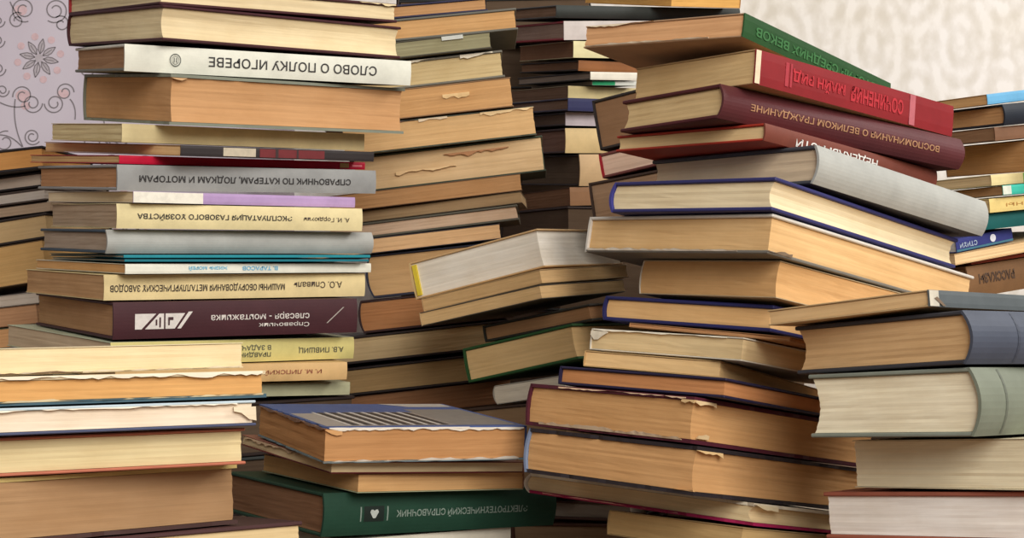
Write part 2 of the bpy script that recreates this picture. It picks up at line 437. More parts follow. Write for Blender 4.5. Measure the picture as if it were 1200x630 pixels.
GROUP = {'A': 'books in the tall pile before the lilac wallpaper', 'Z': 'books in the low near pile under the tall one',
         'C': 'books in the low pile topped by the blue calculator cover', 'E': 'books in the big leaning pile',
         'F': 'books in the near pile with grey spines', 'D': 'books in the short slanting pile between the tall ones',
         'B': 'books in the leaning pile behind the tall one', 'G': 'books in the far dark pile',
         'K': 'books in the far pile before the cream wallpaper', 'M': 'books in the far pile under the lilac wallpaper',
         'H': 'books in the short slanting pile between the tall ones', 'N': 'books in the short slanting pile between the tall ones'}
BK = {}
def bk(key, kind, side, pages, cover, label, ragged=False, **k):
    B = Book(key, SOL[key]); B.ragged = ragged
    B.build(kind, side, pages, cover, **k)
    r = B.root
    r['label'] = label; r['category'] = 'book'; r['group'] = GROUP[key[0]]
    BK[key] = B
    return B

CREAM = (228, 208, 166); TAN = (208, 166, 112); ORANGE = (216, 162, 96); BROWN = (178, 132, 90)
WHITE = (236, 226, 206); GREY = (176, 158, 138); MAROON = (62, 26, 32); BLACK = (42, 38, 40); INK = (38, 34, 34)

# ============================================================ A : the tall pile in front of the lilac wallpaper
x = bk('A1', 'hard', 'BL', CREAM, (70, 32, 36), 'cream-paged book with dark maroon boards on top of the tall pile', spine=(150, 40, 44))
x.fray('R', .82, .99, .97, -.0035, CREAM)
bk('A2', 'hard', 'BL', CREAM, (66, 28, 34), 'thick cream-paged book in dark maroon boards lying on the white titled spine', bulge=.005, board=.0022)
x = bk('A3', 'hard', 'R', (176, 132, 96), (226, 224, 210), 'slim white-spined book with black Cyrillic title and small round emblem', spine=(228, 227, 212), bottom=(120, 122, 110), bulge=.0012)
x.text('СЛОВО О ПОЛКУ ИГОРЕВЕ', .272, .868, .32, .70, INK, bold=.01)
bm = bmesh.new()                                        # emblem : ring with a small shield
for r0, r1, m in ((.0052, .0044, 20), (.0034, .0030, 16)):
    pv = None
    for i in range(m + 1):
        an = 2 * math.pi * i / m
        pts = []
        for r in (r0, r1):
            p = x.surf(.162, .5, .0005); pts.append(bm.verts.new((p[0] + r * math.cos(an) * .9, p[1], p[2] + r * math.sin(an))))
        if pv: bm.faces.new((pv[0], pv[1], pts[1], pts[0]))
        pv = pts
p = x.surf(.162, .5, .0005)
for dx in (-.0014, .0006):
    bm.faces.new([bm.verts.new((p[0] + dx + a, p[1], p[2] + b)) for a, b in ((0, -.002), (.0008, -.002), (.0008, .002), (0, .002))])
x.finish(bm, 'emblem', ink_mat((95, 98, 92)))
x = bk('A4', 'hard', 'BL', (200, 148, 99), (132, 136, 120), 'thick orange-brown-paged book in worn grey-green boards under the white titled spine', bulge=.003, ragged=True)
x.fray('R', .0, .06, .93, -.010, (200, 160, 115), off=.001)
bk('A5', 'soft', 'R', (226, 206, 156), (216, 196, 150), 'cream paperback with plain cream spine under the thick orange-brown-paged book', spine=(214, 196, 148))
x = bk('A6', 'soft', 'R', (222, 180, 126), (184, 146, 104), 'thin tan paperback with black and dark red spine above the crimson one', spine=(52, 46, 46))
x.band(.20, .36, .12, .9, (196, 184, 160), 'spine_lettering_panel'); x.band(.38, .72, .1, .9, (112, 34, 38), 'color_band')
x.band(.46, .475, .1, .9, (60, 40, 40), 'color_band', off=.0004); x.band(.57, .58, .1, .9, (60, 40, 40), 'color_band', off=.0004)
x = bk('A7', 'soft', 'R', TAN, (170, 28, 56), 'thin paperback with bright crimson spine on the grey boating handbook', spine=(196, 14, 54))
x.band(.885, .925, .2, .8, (196, 160, 100), 'emblem'); x.band(.94, .985, .35, .62, (226, 120, 130), 'emblem')
x = bk('A8', 'hard', 'R', (186, 132, 90), (150, 150, 148), 'grey-spined handbook with heavy black upside-down title under the crimson paperback', spine=(150, 150, 148), bulge=.001)
x.text('СПРАВОЧНИК ПО КАТЕРАМ, ЛОДКАМ И МОТОРАМ', .075, .89, .34, .65, INK, bold=.022)
x = bk('A9', 'soft', 'R', (226, 204, 168), (226, 210, 190), 'thin paperback with half white and half lilac spine', spine=(180, 150, 194))
x.band(.0, .29, .02, .98, (238, 232, 216))
x = bk('A10', 'soft', 'R', (182, 156, 130), (226, 208, 158), 'cream-spined manual with black title and author under the lilac paperback', spine=(230, 213, 162), bulge=.0012)
x.text('ЭКСПЛУАТАЦИЯ ГАЗОВОГО ХОЗЯЙСТВА', .075, .69, .34, .66, INK, bold=.02)
x.text('А. И. Гордюхин', .74, .94, .38, .62, (70, 55, 45), 'author_lettering', bold=.01)
bk('A11', 'hard', 'R', (176, 156, 138), (60, 78, 92), 'plain pale grey-spined book with dark slate boards above the teal booklets', spine=(172, 172, 166), bulge=.004)
bk('A12', 'soft', 'R', (170, 160, 140), (28, 130, 144), 'very thin teal booklet lying directly under the plain grey spine', spine=(34, 138, 150))
bk('A13', 'soft', 'R', (170, 160, 140), (18, 104, 118), 'very thin dark teal booklet lying on the white spine with pale blue print', spine=(24, 116, 130))
x = bk('A14', 'soft', 'R', (212, 160, 102), (226, 216, 190), 'thin tan-paged paperback with white spine and pale blue lettering', spine=(236, 233, 216))
x.text('ЖИЗНЬ МОРЕЙ', .235, .385, .3, .75, (120, 190, 220), bold=.03); x.text('В. ТАРАСОВ', .445, .59, .3, .75, (110, 180, 215), 'author_lettering', bold=.03)
x = bk('A15', 'soft', 'R', (196, 150, 104), (226, 206, 152), 'cream-spined manual with brown-black title resting on the dark brown handbook', spine=(230, 208, 154), bulge=.001)
x.text('МАШИНЫ ОБОРУДОВАНИЯ МЕТАЛЛУРГИЧЕСКИХ ЗАВОДОВ', .02, .665, .32, .64, (58, 46, 38), bold=.02)
x.text('А.О. Спиваль', .70, .90, .38, .66, (70, 56, 44), 'author_lettering', bold=.01)
x = bk('A16', 'hard', 'R', (182, 136, 94), (66, 34, 38), 'thick dark brown handbook with white fitter title and slanted white logo', spine=(70, 36, 41), bulge=.0015)
x.text('Справочник', .57, .785, .22, .38, (214, 205, 196), bold=.01); x.text('слесаря - монтажника', .375, .785, .46, .66, (214, 205, 196), bold=.01)
LG = (222, 214, 206)
x.poly([(.080, .26), (.105, .26), (.160, .68), (.080, .68)], LG, 'logo')
x.poly([(.118, .26), (.190, .26), (.190, .68), (.172, .68)], LG, 'logo')
x.poly([(.196, .26), (.232, .26), (.272, .68), (.196, .68)], LG, 'logo')
x.poly([(.242, .26), (.256, .26), (.302, .72), (.286, .72)], LG, 'logo')
x.band(.158, .164, .36, .52, (66, 34, 38), 'logo', off=.0006); x.band(.172, .178, .30, .58, (66, 34, 38), 'logo', off=.0006); x.band(.206, .212, .36, .58, (66, 34, 38), 'logo', off=.0006); x.band(.212, .226, .50, .58, (66, 34, 38), 'logo', off=.0006)
x.poly([(.86, .30), (.866, .30), (.94, .76), (.934, .76)], (170, 160, 150), 'spine_mark')
x = bk('A17', 'soft', 'R', (214, 190, 158), (196, 202, 172), 'yellow-green-spined paperback with pale green cover jutting out under the dark brown handbook', spine=(214, 200, 128), bulge=.0012)
x.text('ПРАВДИН', .50, .63, .22, .46, (70, 72, 66), bold=.01); x.text('В ЗАДАЧАХ', .47, .63, .52, .78, (70, 72, 66), bold=.01)
x.text('А.В. ПИВШИЦ', .75, .95, .33, .62, (72, 72, 64), 'author_lettering', bold=.01)
x = bk('A18', 'soft', 'R', TAN, (214, 176, 120), 'tan-spined paperback with faded red lettering under the yellow-green spine', spine=(218, 178, 122), bulge=.001)
x.text('И. М. ЛИПСКИЙ', .62, .88, .34, .64, (150, 84, 60), bold=.015)
bk('A19', 'soft', 'R', (190, 186, 150), (186, 184, 148), 'plain grey-green-spined paperback lowest in view of the tall pile', spine=(190, 188, 152))

# ============================================================ Z : the low near pile
x = bk('Z1', 'soft', 'BL', (232, 212, 168), (224, 208, 172), 'cream-paged book with frayed lower cover on top of the low near pile')
x.fray('R', .35, .99, .03, .0020, (232, 220, 196)); x.fray('R', .3, .6, .02, .0016, (120, 96, 76), off=.0012)
x = bk('Z2', 'hard', 'BL', (214, 158, 92), (214, 196, 160), 'orange-paged book with torn white cover edge, second of the low near pile', bottom=(64, 92, 104), ragged=True)
x.fray('R', .3, .99, .98, -.0028, (236, 226, 206), full=True); x.fray('R', .02, .99, .10, .0016, (226, 210, 170))
x = bk('Z3', 'hard', 'BL', (240, 222, 198), (190, 206, 214), 'white-paged book with pale blue upper board in the low near pile', bottom=(78, 84, 112), board=.0016)
x.fray('R', .94, .999, .75, -.009, (232, 218, 190), full=True, off=.001); x.fray('R', .05, .95, .90, -.0015, (244, 232, 214))
bk('Z4', 'hard', 'BL', (224, 204, 154), (190, 112, 86), 'cream-paged book between two brick red boards in the low near pile', board=.0018)
x = bk('Z5', 'hard', 'BL', (162, 124, 86), (204, 180, 112), 'thick brown-paged book with straw yellow upper board in the low near pile', bottom=(74, 50, 46), ragged=True)
bk('Z6', 'hard', 'BL', (226, 200, 150), (78, 50, 50), 'cream-paged book with dark maroon board at the foot of the low near pile')

# ============================================================ C : calculator-cover pile
x = bk('C1', 'soft', 'BR', (192, 136, 84), (74, 94, 146), 'worn textbook with blue calculator cover and torn white edges', bottom=(120, 140, 146), board=.0011, ragged=True)
a, b, t = x.a, x.b, x.t
def top(pts, col, name, dz, lab=None):
    bm = bmesh.new(); bm.faces.new([bm.verts.new((p * a, q * b, t + dz)) for p, q in pts])
    return x.finish(bm, name, ink_mat(col, .45), label=lab, on=x.front_cover)
bm = bmesh.new(); add_box(bm, .0, a, .0, b, t - .0007, t - .00005); 
top([(.02, .04), (.30, .04), (.30, .56), (.02, .56)], (168, 158, 150), 'cover_picture', .00005)
top([(.30, .05), (.92, .05), (.92, .60), (.30, .60)], (150, 140, 132), 'cover_picture', .00005)
top([(.66, .05), (.97, .05), (.97, .72), (.66, .72)], (134, 128, 122), 'cover_picture', .00010)
top([(.74, .84), (.98, .84), (.98, .99), (.62, .99)], (190, 184, 176), 'cover_picture', .00010)
bm.free()
bm = bmesh.new()                                        # the calculator keys, printed in rows
for i in range(8):
    f = .155 + i * .063
    for j in range(9):
        q = .07 + j * .058
        v = [(f, q), (f + .032, q), (f + .032, q + .049), (f, q + .049)]
        bm.faces.new([bm.verts.new((p * a, s * b, t + .00020)) for p, s in v])
x.finish(bm, 'cover_key_pattern', ink_mat((48, 40, 42), .5), on=x.front_cover)
bm = bmesh.new()
for i in range(8):
    f = .135 + i * .063
    bm.faces.new([bm.verts.new((p * a, s * b, t + .00014)) for p, s in ((f, .07), (f + .014, .07), (f + .014, .60), (f, .60))])
x.finish(bm, 'cover_line_pattern', ink_mat((222, 214, 204), .5), on=x.front_cover)
x.fray('R', .02, .98, .965, -.0028, (236, 228, 214), full=False); x.fray('R', .02, .70, .985, -.0020, (238, 230, 216), full=True)
x.fray('R', .0, .96, .03, .0022, (222, 216, 204)); x.fray('L', .0, .98, .96, -.0022, (120, 90, 74), full=True); x.fray('R', .0, .08, .93, -.004, (214, 160, 104), full=True, off=.001)
x = bk('C2', 'soft', 'BR', (226, 202, 158), (150, 96, 80), 'thin cream-paged booklet with ragged edge under the blue calculator cover', bottom=(110, 34, 40))
x.fray('L', .05, .95, .9, -.003, (190, 160, 130))
bk('C3', 'soft', 'BR', (214, 164, 106), (150, 110, 84), 'tan-paged paperback with pale green lower cover on the green handbook', bottom=(170, 176, 142))
x = bk('C4', 'hard', 'R', (124, 84, 58), (36, 68, 52), 'thick dark green handbook with silver title and black emblem on the spine', spine=(36, 70, 54), bulge=.003)
SV = (136, 152, 140)
x.text('ЭЛЕКТРОТЕХНИЧЕСКИЙ СПРАВОЧНИК', .285, .86, .36, .57, SV, bold=.02)
x.band(.155, .235, .32, .68, (20, 34, 28), 'emblem')
x.poly([(.178, .54), (.182, .60), (.190, .60), (.195, .57), (.200, .60), (.208, .60), (.212, .54), (.200, .40), (.190, .40)], (188, 196, 188), 'emblem', off=.0006)
x.band(.140, .145, .33, .67, SV, 'emblem'); x.band(.247, .252, .33, .67, SV, 'emblem')
x = bk('C5', 'soft', 'R', (226, 214, 190), (224, 214, 196), 'pale white-spined paperback with pink edge under the green handbook', spine=(228, 220, 200), bottom=(206, 130, 120))

# ============================================================ E : the big leaning pile
x = bk('E1', 'soft', 'R', (214, 160, 112), (176, 142, 110), 'green-spined book with tan pages topping the big leaning pile', spine=(36, 78, 38), board=.0010)
x.text('ИСТОРИЯ СРЕДНИХ ВЕКОВ', .07, .93, .25, .72, (52, 112, 58), bold=.025)
x.fray('L', .2, .98, .05, .0012, (232, 216, 190), full=True); x.fray('L', .55, .98, .98, -.0016, (226, 210, 184))
x = bk('E2', 'soft', 'R', (214, 180, 126), (190, 160, 116), 'red-spined book with bright red lettering and a pink stripe, under the green spine', spine=(138, 31, 36), board=.0009)
x.band(.0, .022, .02, .98, (226, 208, 176), 'hinge_strip'); x.band(.755, .785, .02, .98, (186, 98, 106), 'color_band')
x.band(.135, .150, .16, .86, (170, 46, 58), 'color_band'); x.band(.158, .166, .16, .86, (170, 46, 58), 'color_band')
x.text('МАЙН РИД', .17, .42, .28, .74, (184, 34, 46), bold=.03); x.text('СОЧИНЕНИЯ', .45, .72, .25, .72, (184, 34, 46), bold=.03)
x = bk('E3', 'hard', 'R', (222, 192, 140), (84, 34, 40), 'maroon leather-look book with long faded gold title on its rounded spine', spine=(90, 43, 46), bulge=.005)
x.text('ВОСПОМИНАНИЯ О ВЕЛИКОМ ГРАЖДАНИНЕ', .10, .88, .36, .60, (176, 130, 92), bold=.015)
x = bk('E4', 'hard', 'R', (228, 198, 146), (172, 56, 40), 'slim book with brick red boards and white title letters, wedged under the maroon one', spine=(120, 62, 48), bulge=.001)
x.text('НЕДЕКАБРИСТИ', .16, .62, .12, .70, (232, 228, 220), bold=.02)
bk('E5', 'hard', 'R', (212, 190, 160), (74, 76, 82), 'thick book with pale grey rounded spine and slate boards', spine=(172, 173, 167), bulge=.004)
bk('E6', 'hard', 'BL', (232, 214, 176), (52, 52, 104), 'cream-paged book in dark blue boards under the pale grey spine', spine=(64, 64, 140), bulge=.004)
x = bk('E7', 'hard', 'BL', (222, 180, 124), (214, 208, 198), 'tan-paged book with white upper board and grey underside beneath dark blue boards', bottom=(116, 112, 104), board=.0022)
x.fray('L', .15, .98, .05, .0018, (222, 214, 200), full=True); x.fray('R', .0, .10, .05, .003, (120, 104, 88))
bk('E8', 'soft', 'BL', (208, 160, 104), (190, 170, 136), 'orange-tan-paged paperback with whitish spine edge, between white-edged and navy books', spine=(208, 202, 186), bulge=.002)
bk('E9', 'hard', 'BL', (228, 180, 120), (40, 42, 96), 'tan-paged book in navy blue boards in the middle of the leaning pile', bulge=.002)
bk('E10', 'soft', 'BL', (196, 144, 98), (186, 138, 94), 'thin brown booklet squeezed under the navy boards')
x = bk('E11', 'soft', 'BL', (226, 198, 148), (226, 218, 200), 'cream-paged paperback with creased white cover under the navy-boarded book', board=.0009)
x.fray('L', .1, .98, .98, -.0012, (238, 230, 212), full=True); x.fray('L', .88, .999, .9, -.010, (232, 224, 206), full=True)
bk('E12', 'soft', 'BL', (220, 180, 124), (200, 164, 112), 'tan-paged slim paperback with plain cover beneath the creased white one')
bk('E13', 'hard', 'BL', (192, 126, 76), (40, 36, 66), 'slim rust-orange-paged book in dark navy boards on the torn maroon one')
x = bk('E14', 'hard', 'BL', (206, 154, 98), (84, 32, 46), 'thick orange-paged book with torn maroon boards low in the leaning pile', bulge=.002, ragged=True)
x.fray('L', .05, .80, .975, -.0016, (214, 180, 150)); x.fray('L', .05, .9, .05, .0026, (200, 176, 148), full=True)
x.fray('L', .0, .07, .93, -.004, (214, 180, 130), full=True, off=.0006); x.fray('R', .0, .10, .93, -.0045, (226, 196, 150), full=True, off=.001); x.fray('R', .03, .08, .12, .003, (226, 196, 148), full=True)
x = bk('E15', 'hard', 'BL', (206, 154, 99), (46, 40, 44), 'thickest orange-paged book with black boards and blue-grey spine edge', spine=(128, 144, 172), bulge=.003, ragged=True)
x.fray('R', .0, .12, .92, -.004, (226, 190, 136), full=True); x.fray('L', .0, .10, .08, .005, (214, 170, 116))
x = bk('E16', 'hard', 'BL', (230, 206, 160), (222, 210, 186), 'cream-paged book with white upper and magenta lower board', spine=(216, 206, 190), bottom=(166, 34, 84), bulge=.006, ragged=True)
x.fray('R', .0, .12, .93, -.003, (226, 208, 170)); x.fray('L', .3, .9, .06, .0012, (214, 150, 150))
bk('E17', 'soft', 'BL', (198, 162, 106), (178, 150, 104), 'olive-tan-paged paperback lowest in view of the leaning pile', bulge=.001)

# ============================================================ F : near pile with grey spines
x = bk('F1', 'soft', 'R', (222, 184, 132), (196, 166, 122), 'thin tan-paged paperback with worn dark grey spine topping the near pile', spine=(92, 98, 100), board=.0009)
x.band(.0, .045, .03, .97, (206, 198, 180), 'worn_patch'); x.poly([(.02, .5), (.06, .05), (.075, .05), (.035, .6)], (120, 100, 80), 'worn_patch', off=.0006)
x = bk('F2', 'hard', 'R', (222, 180, 128), (62, 62, 68), 'thick tan-paged book with rounded blue-grey spine', spine=(76, 82, 96), bulge=.006)
x.band(.30, .46, .30, .72, (60, 66, 82), 'color_band'); x.band(.53, .545, .03, .97, (98, 104, 116), 'color_band'); x.band(.19, .20, .03, .97, (64, 70, 84), 'color_band')
x = bk('F3', 'hard', 'R', (250, 240, 210), (134, 140, 128), 'thickest white-paged book with pale sage green spine', spine=(124, 130, 114), bulge=.006)
x.band(.12, .13, .03, .97, (100, 105, 92), 'color_band'); x.band(.36, .37, .03, .97, (96, 102, 88), 'color_band'); x.poly([(.52, .45), (.60, .45), (.60, .55), (.52, .55)], (84, 92, 80), 'spine_mark')
bk('F4', 'soft', 'BR', (244, 232, 198), (224, 212, 180), 'cream paperback without visible cover under the sage-spined book', bulge=.001)
bk('F5', 'hard', 'BR', (250, 244, 238), (160, 92, 72), 'white-paged book with red-brown boards at the foot of the near pile')

# ============================================================ H, D, N : the short slanting pile
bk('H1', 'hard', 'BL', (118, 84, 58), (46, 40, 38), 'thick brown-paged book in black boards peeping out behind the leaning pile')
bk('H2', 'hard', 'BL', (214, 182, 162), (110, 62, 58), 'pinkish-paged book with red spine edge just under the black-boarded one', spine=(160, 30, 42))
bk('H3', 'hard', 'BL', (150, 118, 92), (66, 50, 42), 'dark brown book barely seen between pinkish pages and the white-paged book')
x = bk('D1', 'hard', 'BL', (250, 244, 232), (216, 178, 128), 'white-paged book with yellow spine lining topping the short slanting pile', spine=(226, 196, 140), bulge=.001, board=.0016)
bm = bmesh.new(); add_box(bm, -.0001, .0032, x.b - .0075, x.b - .0032, .0030, x.t - .0030); x.finish(bm, 'spine_lining', cover_mat((240, 214, 70)), label='bright yellow lining')
bk('D2', 'soft', 'BL', (222, 180, 124), (206, 172, 124), 'tan paperback directly under the white-paged book')
bk('D3', 'soft', 'BL', (224, 184, 128), (96, 90, 80), 'tan paperback with dark grey underside tilting over a gap', spine=(210, 180, 134))
bk('D4', 'hard', 'BL', (172, 124, 84), (56, 54, 48), 'brown-paged book lying on the green-boarded one')
bk('D5', 'hard', 'BL', (214, 176, 120), (42, 82, 44), 'tan-paged book in bright green boards in the short pile', bulge=.001)
bk('D6', 'soft', 'BL', (204, 194, 178), (170, 162, 148), 'small grey-white-paged book under the green-boarded one', bulge=.003)
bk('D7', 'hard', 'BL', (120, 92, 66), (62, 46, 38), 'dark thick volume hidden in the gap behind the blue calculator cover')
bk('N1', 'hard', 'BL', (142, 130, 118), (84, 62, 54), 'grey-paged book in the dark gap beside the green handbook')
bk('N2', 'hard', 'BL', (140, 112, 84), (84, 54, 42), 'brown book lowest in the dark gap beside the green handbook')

# ============================================================ B : leaning pile behind the tall one
bk('B0', 'hard', 'BR', (190, 140, 92), (48, 46, 74), 'brown-paged book with navy lower board on top of the pile behind')
bk('B1', 'hard', 'BR', (206, 156, 100), (110, 108, 98), 'orange-tan-paged book with grey boards under the navy one')
x = bk('B2', 'soft', 'BR', (140, 136, 104), (84, 80, 68), 'green-grey book with white label scrap under the grey-boarded one', board=.0012)
bm = bmesh.new(); add_box(bm, -.0012, .012, .028, .050, x.t - .0042, x.t - .0002); x.finish(bm, 'paper_label', cover_mat((206, 208, 200)))
x = bk('B3', 'hard', 'BR', (206, 182, 132), (118, 114, 102), 'pale tan-paged book with torn white upper edge, level with the white titled spine')
x.fray('L', .05, .22, .98, -.004, (240, 232, 214), full=True); x.fray('L', .35, .6, .98, -.003, (236, 228, 208), full=True)
x = bk('B4', 'soft', 'BR', (202, 152, 98), (150, 116, 84), 'orange-tan paperback with a pale scuff on its pages', board=.0010)
x.fray('L', .22, .36, .66, -.006, (230, 194, 140), full=True, off=.0004, thick=.0002)
x = bk('B5', 'soft', 'BR', (212, 170, 116), (70, 76, 62), 'tan-paged book with ragged top cover between orange and dark-edged books', board=.0012, ragged=True)
x.fray('L', .0, .28, .97, -.004, (236, 206, 156), full=True); x.fray('L', .45, .6, .98, -.003, (226, 206, 176), full=True); x.fray('L', .62, .9, .98, -.0015, (90, 60, 60), full=True)
x = bk('B6', 'hard', 'BR', (212, 178, 132), (64, 74, 58), 'widest tan-paged book with a torn strip across its page edges', bottom=(52, 62, 50), board=.0018)
x.fray('L', .18, .52, .80, -.0050, (176, 122, 84), full=True, off=.0005, thick=.0002); x.fray('L', .46, .78, .46, -.0040, (226, 190, 140), full=True, off=.0007, thick=.0003)
bk('B7', 'soft', 'BR', (166, 120, 76), (120, 88, 62), 'brown-paged paperback under the widest tan book')
bk('B8', 'soft', 'BR', (148, 120, 86), (112, 94, 72), 'olive-brown paperback between brown and pinkish-grey ones')
bk('B9', 'hard', 'BR', (196, 166, 140), (86, 82, 70), 'pinkish-grey-paged book with dark lower board')
bk('B10', 'soft', 'BR', (218, 174, 126), (58, 56, 66), 'short tan-paged book on the thick rounded one')
bk('B11', 'hard', 'BL', (204, 160, 108), (46, 48, 66), 'thick tan-paged book with navy boards and rounded edge behind the white-paged one', bulge=.006)
bk('B12', 'hard', 'BL', (190, 126, 78), (60, 36, 36), 'rust-brown-paged book level with the dark brown handbook', bulge=.004)
bk('B13', 'hard', 'BR', (224, 194, 144), (50, 40, 38), 'cream-paged book with dark boards level with the yellow-green spine')
bk('B14', 'hard', 'BR', (184, 148, 98), (48, 38, 36), 'olive-tan-paged book with dark boards just above the calculator cover')
bk('B15', 'soft', 'BR', (150, 100, 66), (96, 60, 44), 'dim rust-brown book right behind the calculator cover')

# ============================================================ G : far dark pile
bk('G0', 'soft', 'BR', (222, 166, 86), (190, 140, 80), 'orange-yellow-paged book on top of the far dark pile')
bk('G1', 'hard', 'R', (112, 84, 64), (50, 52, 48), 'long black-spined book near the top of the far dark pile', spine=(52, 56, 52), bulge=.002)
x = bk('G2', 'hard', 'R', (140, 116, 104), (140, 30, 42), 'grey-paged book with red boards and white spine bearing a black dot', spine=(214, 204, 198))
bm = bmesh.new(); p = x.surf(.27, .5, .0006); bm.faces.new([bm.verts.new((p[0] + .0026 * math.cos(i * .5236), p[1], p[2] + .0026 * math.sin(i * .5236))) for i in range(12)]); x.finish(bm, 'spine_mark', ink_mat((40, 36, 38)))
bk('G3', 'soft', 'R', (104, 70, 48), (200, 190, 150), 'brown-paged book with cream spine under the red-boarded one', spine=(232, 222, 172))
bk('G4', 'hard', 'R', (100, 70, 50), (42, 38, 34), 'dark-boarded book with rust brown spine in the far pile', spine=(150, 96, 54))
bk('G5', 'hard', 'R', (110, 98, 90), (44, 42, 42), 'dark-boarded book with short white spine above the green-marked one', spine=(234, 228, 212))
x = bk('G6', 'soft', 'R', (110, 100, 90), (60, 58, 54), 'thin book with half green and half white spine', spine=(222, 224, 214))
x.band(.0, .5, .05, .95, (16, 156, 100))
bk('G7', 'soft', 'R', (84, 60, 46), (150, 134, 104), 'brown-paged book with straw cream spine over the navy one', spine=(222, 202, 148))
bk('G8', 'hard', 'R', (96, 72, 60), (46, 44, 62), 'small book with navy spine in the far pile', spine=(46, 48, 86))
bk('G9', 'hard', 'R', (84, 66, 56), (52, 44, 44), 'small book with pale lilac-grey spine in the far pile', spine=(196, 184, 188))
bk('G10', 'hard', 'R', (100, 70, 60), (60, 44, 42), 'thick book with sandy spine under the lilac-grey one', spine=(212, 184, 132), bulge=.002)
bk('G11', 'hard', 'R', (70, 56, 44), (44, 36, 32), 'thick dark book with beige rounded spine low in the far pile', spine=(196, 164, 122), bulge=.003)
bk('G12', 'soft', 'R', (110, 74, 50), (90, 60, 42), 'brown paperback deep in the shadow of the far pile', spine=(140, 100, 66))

# ============================================================ K : far pile before the cream wallpaper
bk('K1', 'soft', 'R', (218, 170, 112), (196, 160, 116), 'tan-paged book with sky blue spine topping the far pile', spine=(112, 180, 222))
bk('K2', 'hard', 'R', (204, 152, 100), (40, 42, 50), 'tan-paged book with blue-black spine under the sky blue one', spine=(36, 42, 52), bulge=.003)
bk('K3', 'soft', 'R', (132, 96, 68), (104, 78, 58), 'dull brown book under the blue-black spine', spine=(128, 92, 68))
bk('K4', 'soft', 'BL', (190, 138, 86), (150, 108, 70), 'thick brown-paged book behind the maroon spine end')
x = bk('K5', 'soft', 'R', (206, 180, 134), (206, 196, 150), 'thin book with cream and leaf green spine', spine=(226, 210, 154))
x.band(.24, .6, .05, .95, (116, 172, 84))
x = bk('K6', 'soft', 'R', (150, 112, 76), (120, 112, 90), 'thin book with turquoise spine under the leaf green one', spine=(60, 186, 164))
x.band(.0, .06, .05, .95, (220, 226, 210))
bk('K7', 'soft', 'R', (224, 196, 140), (226, 204, 140), 'book with straw yellow spine above the dark teal one', spine=(236, 210, 134)).text('РОМАНЫ', .12, .5, .35, .6, (190, 140, 70))
bk('K8', 'hard', 'R', (190, 170, 130), (22, 84, 84), 'book with dark teal spine beside the end of the pale grey spine', spine=(22, 92, 90), bulge=.001)
x = bk('K9', 'soft', 'R', (190, 190, 190), (48, 54, 116), 'small navy book with white dot and pale lettering', spine=(50, 56, 122))
bm = bmesh.new(); p = x.surf(.64, .55, .0006); bm.faces.new([bm.verts.new((p[0] + .0048 * math.cos(i * .5236), p[1], p[2] + .0042 * math.sin(i * .5236))) for i in range(12)]); x.finish(bm, 'spine_mark', ink_mat((222, 224, 232)))
x.text('СТИХИ', .06, .36, .28, .66, (170, 186, 204), bold=.02); x.band(.0, 1., .04, .2, (60, 110, 130))
bk('K10', 'soft', 'BL', (234, 200, 150), (210, 176, 130), 'cream-paged paperback under the small navy book')
bk('K11', 'soft', 'R', (160, 110, 80), (170, 74, 48), 'very thin red-brown booklet in the far pile', spine=(172, 76, 50))
x = bk('K12', 'hard', 'R', (130, 96, 62), (112, 82, 54), 'thick brown-spined book with dark lettering, lowest in view of the far pile', spine=(124, 90, 58), bulge=.002)
x.text('РАССКАЗЫ', .08, .36, .40, .72, (76, 54, 38), bold=.04)

# ============================================================ M : far pile under the lilac wallpaper
bk('M1', 'hard', 'BR', (206, 142, 76), (46, 42, 44), 'orange-paged book with black boards topping the pile under the lilac wallpaper')
bk('M2', 'hard', 'BR', (196, 178, 164), (44, 40, 42), 'grey-pink-paged book with black upper board, second under the wallpaper')
bk('M3', 'hard', 'BR', (198, 188, 180), (84, 72, 66), 'pale grey-paged book, third under the lilac wallpaper')
bk('M4', 'soft', 'BR', (178, 152, 128), (70, 58, 52), 'dull brown-grey-paged book, fourth under the lilac wallpaper')
bk('M5', 'hard', 'BR', (210, 176, 126), (56, 48, 46), 'tan-paged book with dark boards beside the cream-spined manual')
bk('M6', 'soft', 'BR', (218, 172, 108), (120, 96, 70), 'thickest orange-tan book of the pile under the wallpaper')
bk('M7', 'soft', 'BR', (212, 200, 188), (180, 170, 158), 'thin grey-white book beside the dark brown handbook')
bk('M8', 'soft', 'BR', (200, 148, 108), (150, 112, 84), 'brown-paged book under the thin grey-white one')
bk('M9', 'soft', 'BR', (222, 164, 110), (120, 124, 100), 'orange-paged book with green-grey cover behind the jutting pale green cover')

# ============================================================ volumes under the piles, down to the floor
def foot(key, n, da, db, psi_add=0):
    X, Y, Z, psi, er, el, a, b, t = SOL[key]
    Bk = BK[key]; M = Bk.root.matrix_world
    lowz = min((M @ Vector((sx * a / 2, sy * b / 2, 0))).z for sx in (-1, 1) for sy in (-1, 1)) - .0012
    c = M.translation; th = lowz / n
    for i in range(n):
        A, Bb = a + da, b + db
        p = psi + math.radians(psi_add + (2 if i % 2 else -2))
        u = Vector((math.cos(p), math.sin(p), 0)); v = Vector((-math.sin(p), math.cos(p), 0))
        o = Vector((c.x, c.y, 0)) - u * A / 2 - v * Bb / 2
        B = Book('foot%s%d' % (key, i), (o.x, o.y, i * th + .0004 - CAM_H, p, 0, 0, A, Bb, th - .0008)); B.ragged = False
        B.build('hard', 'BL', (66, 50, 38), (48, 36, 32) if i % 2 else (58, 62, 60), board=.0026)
        B.root['label'] = 'plain thick hardback added behind the piles to darken the gaps'
        B.root['category'] = 'book'; B.root['group'] = 'plain volumes at the foot of the piles'
for args in FEET: foot(*args)
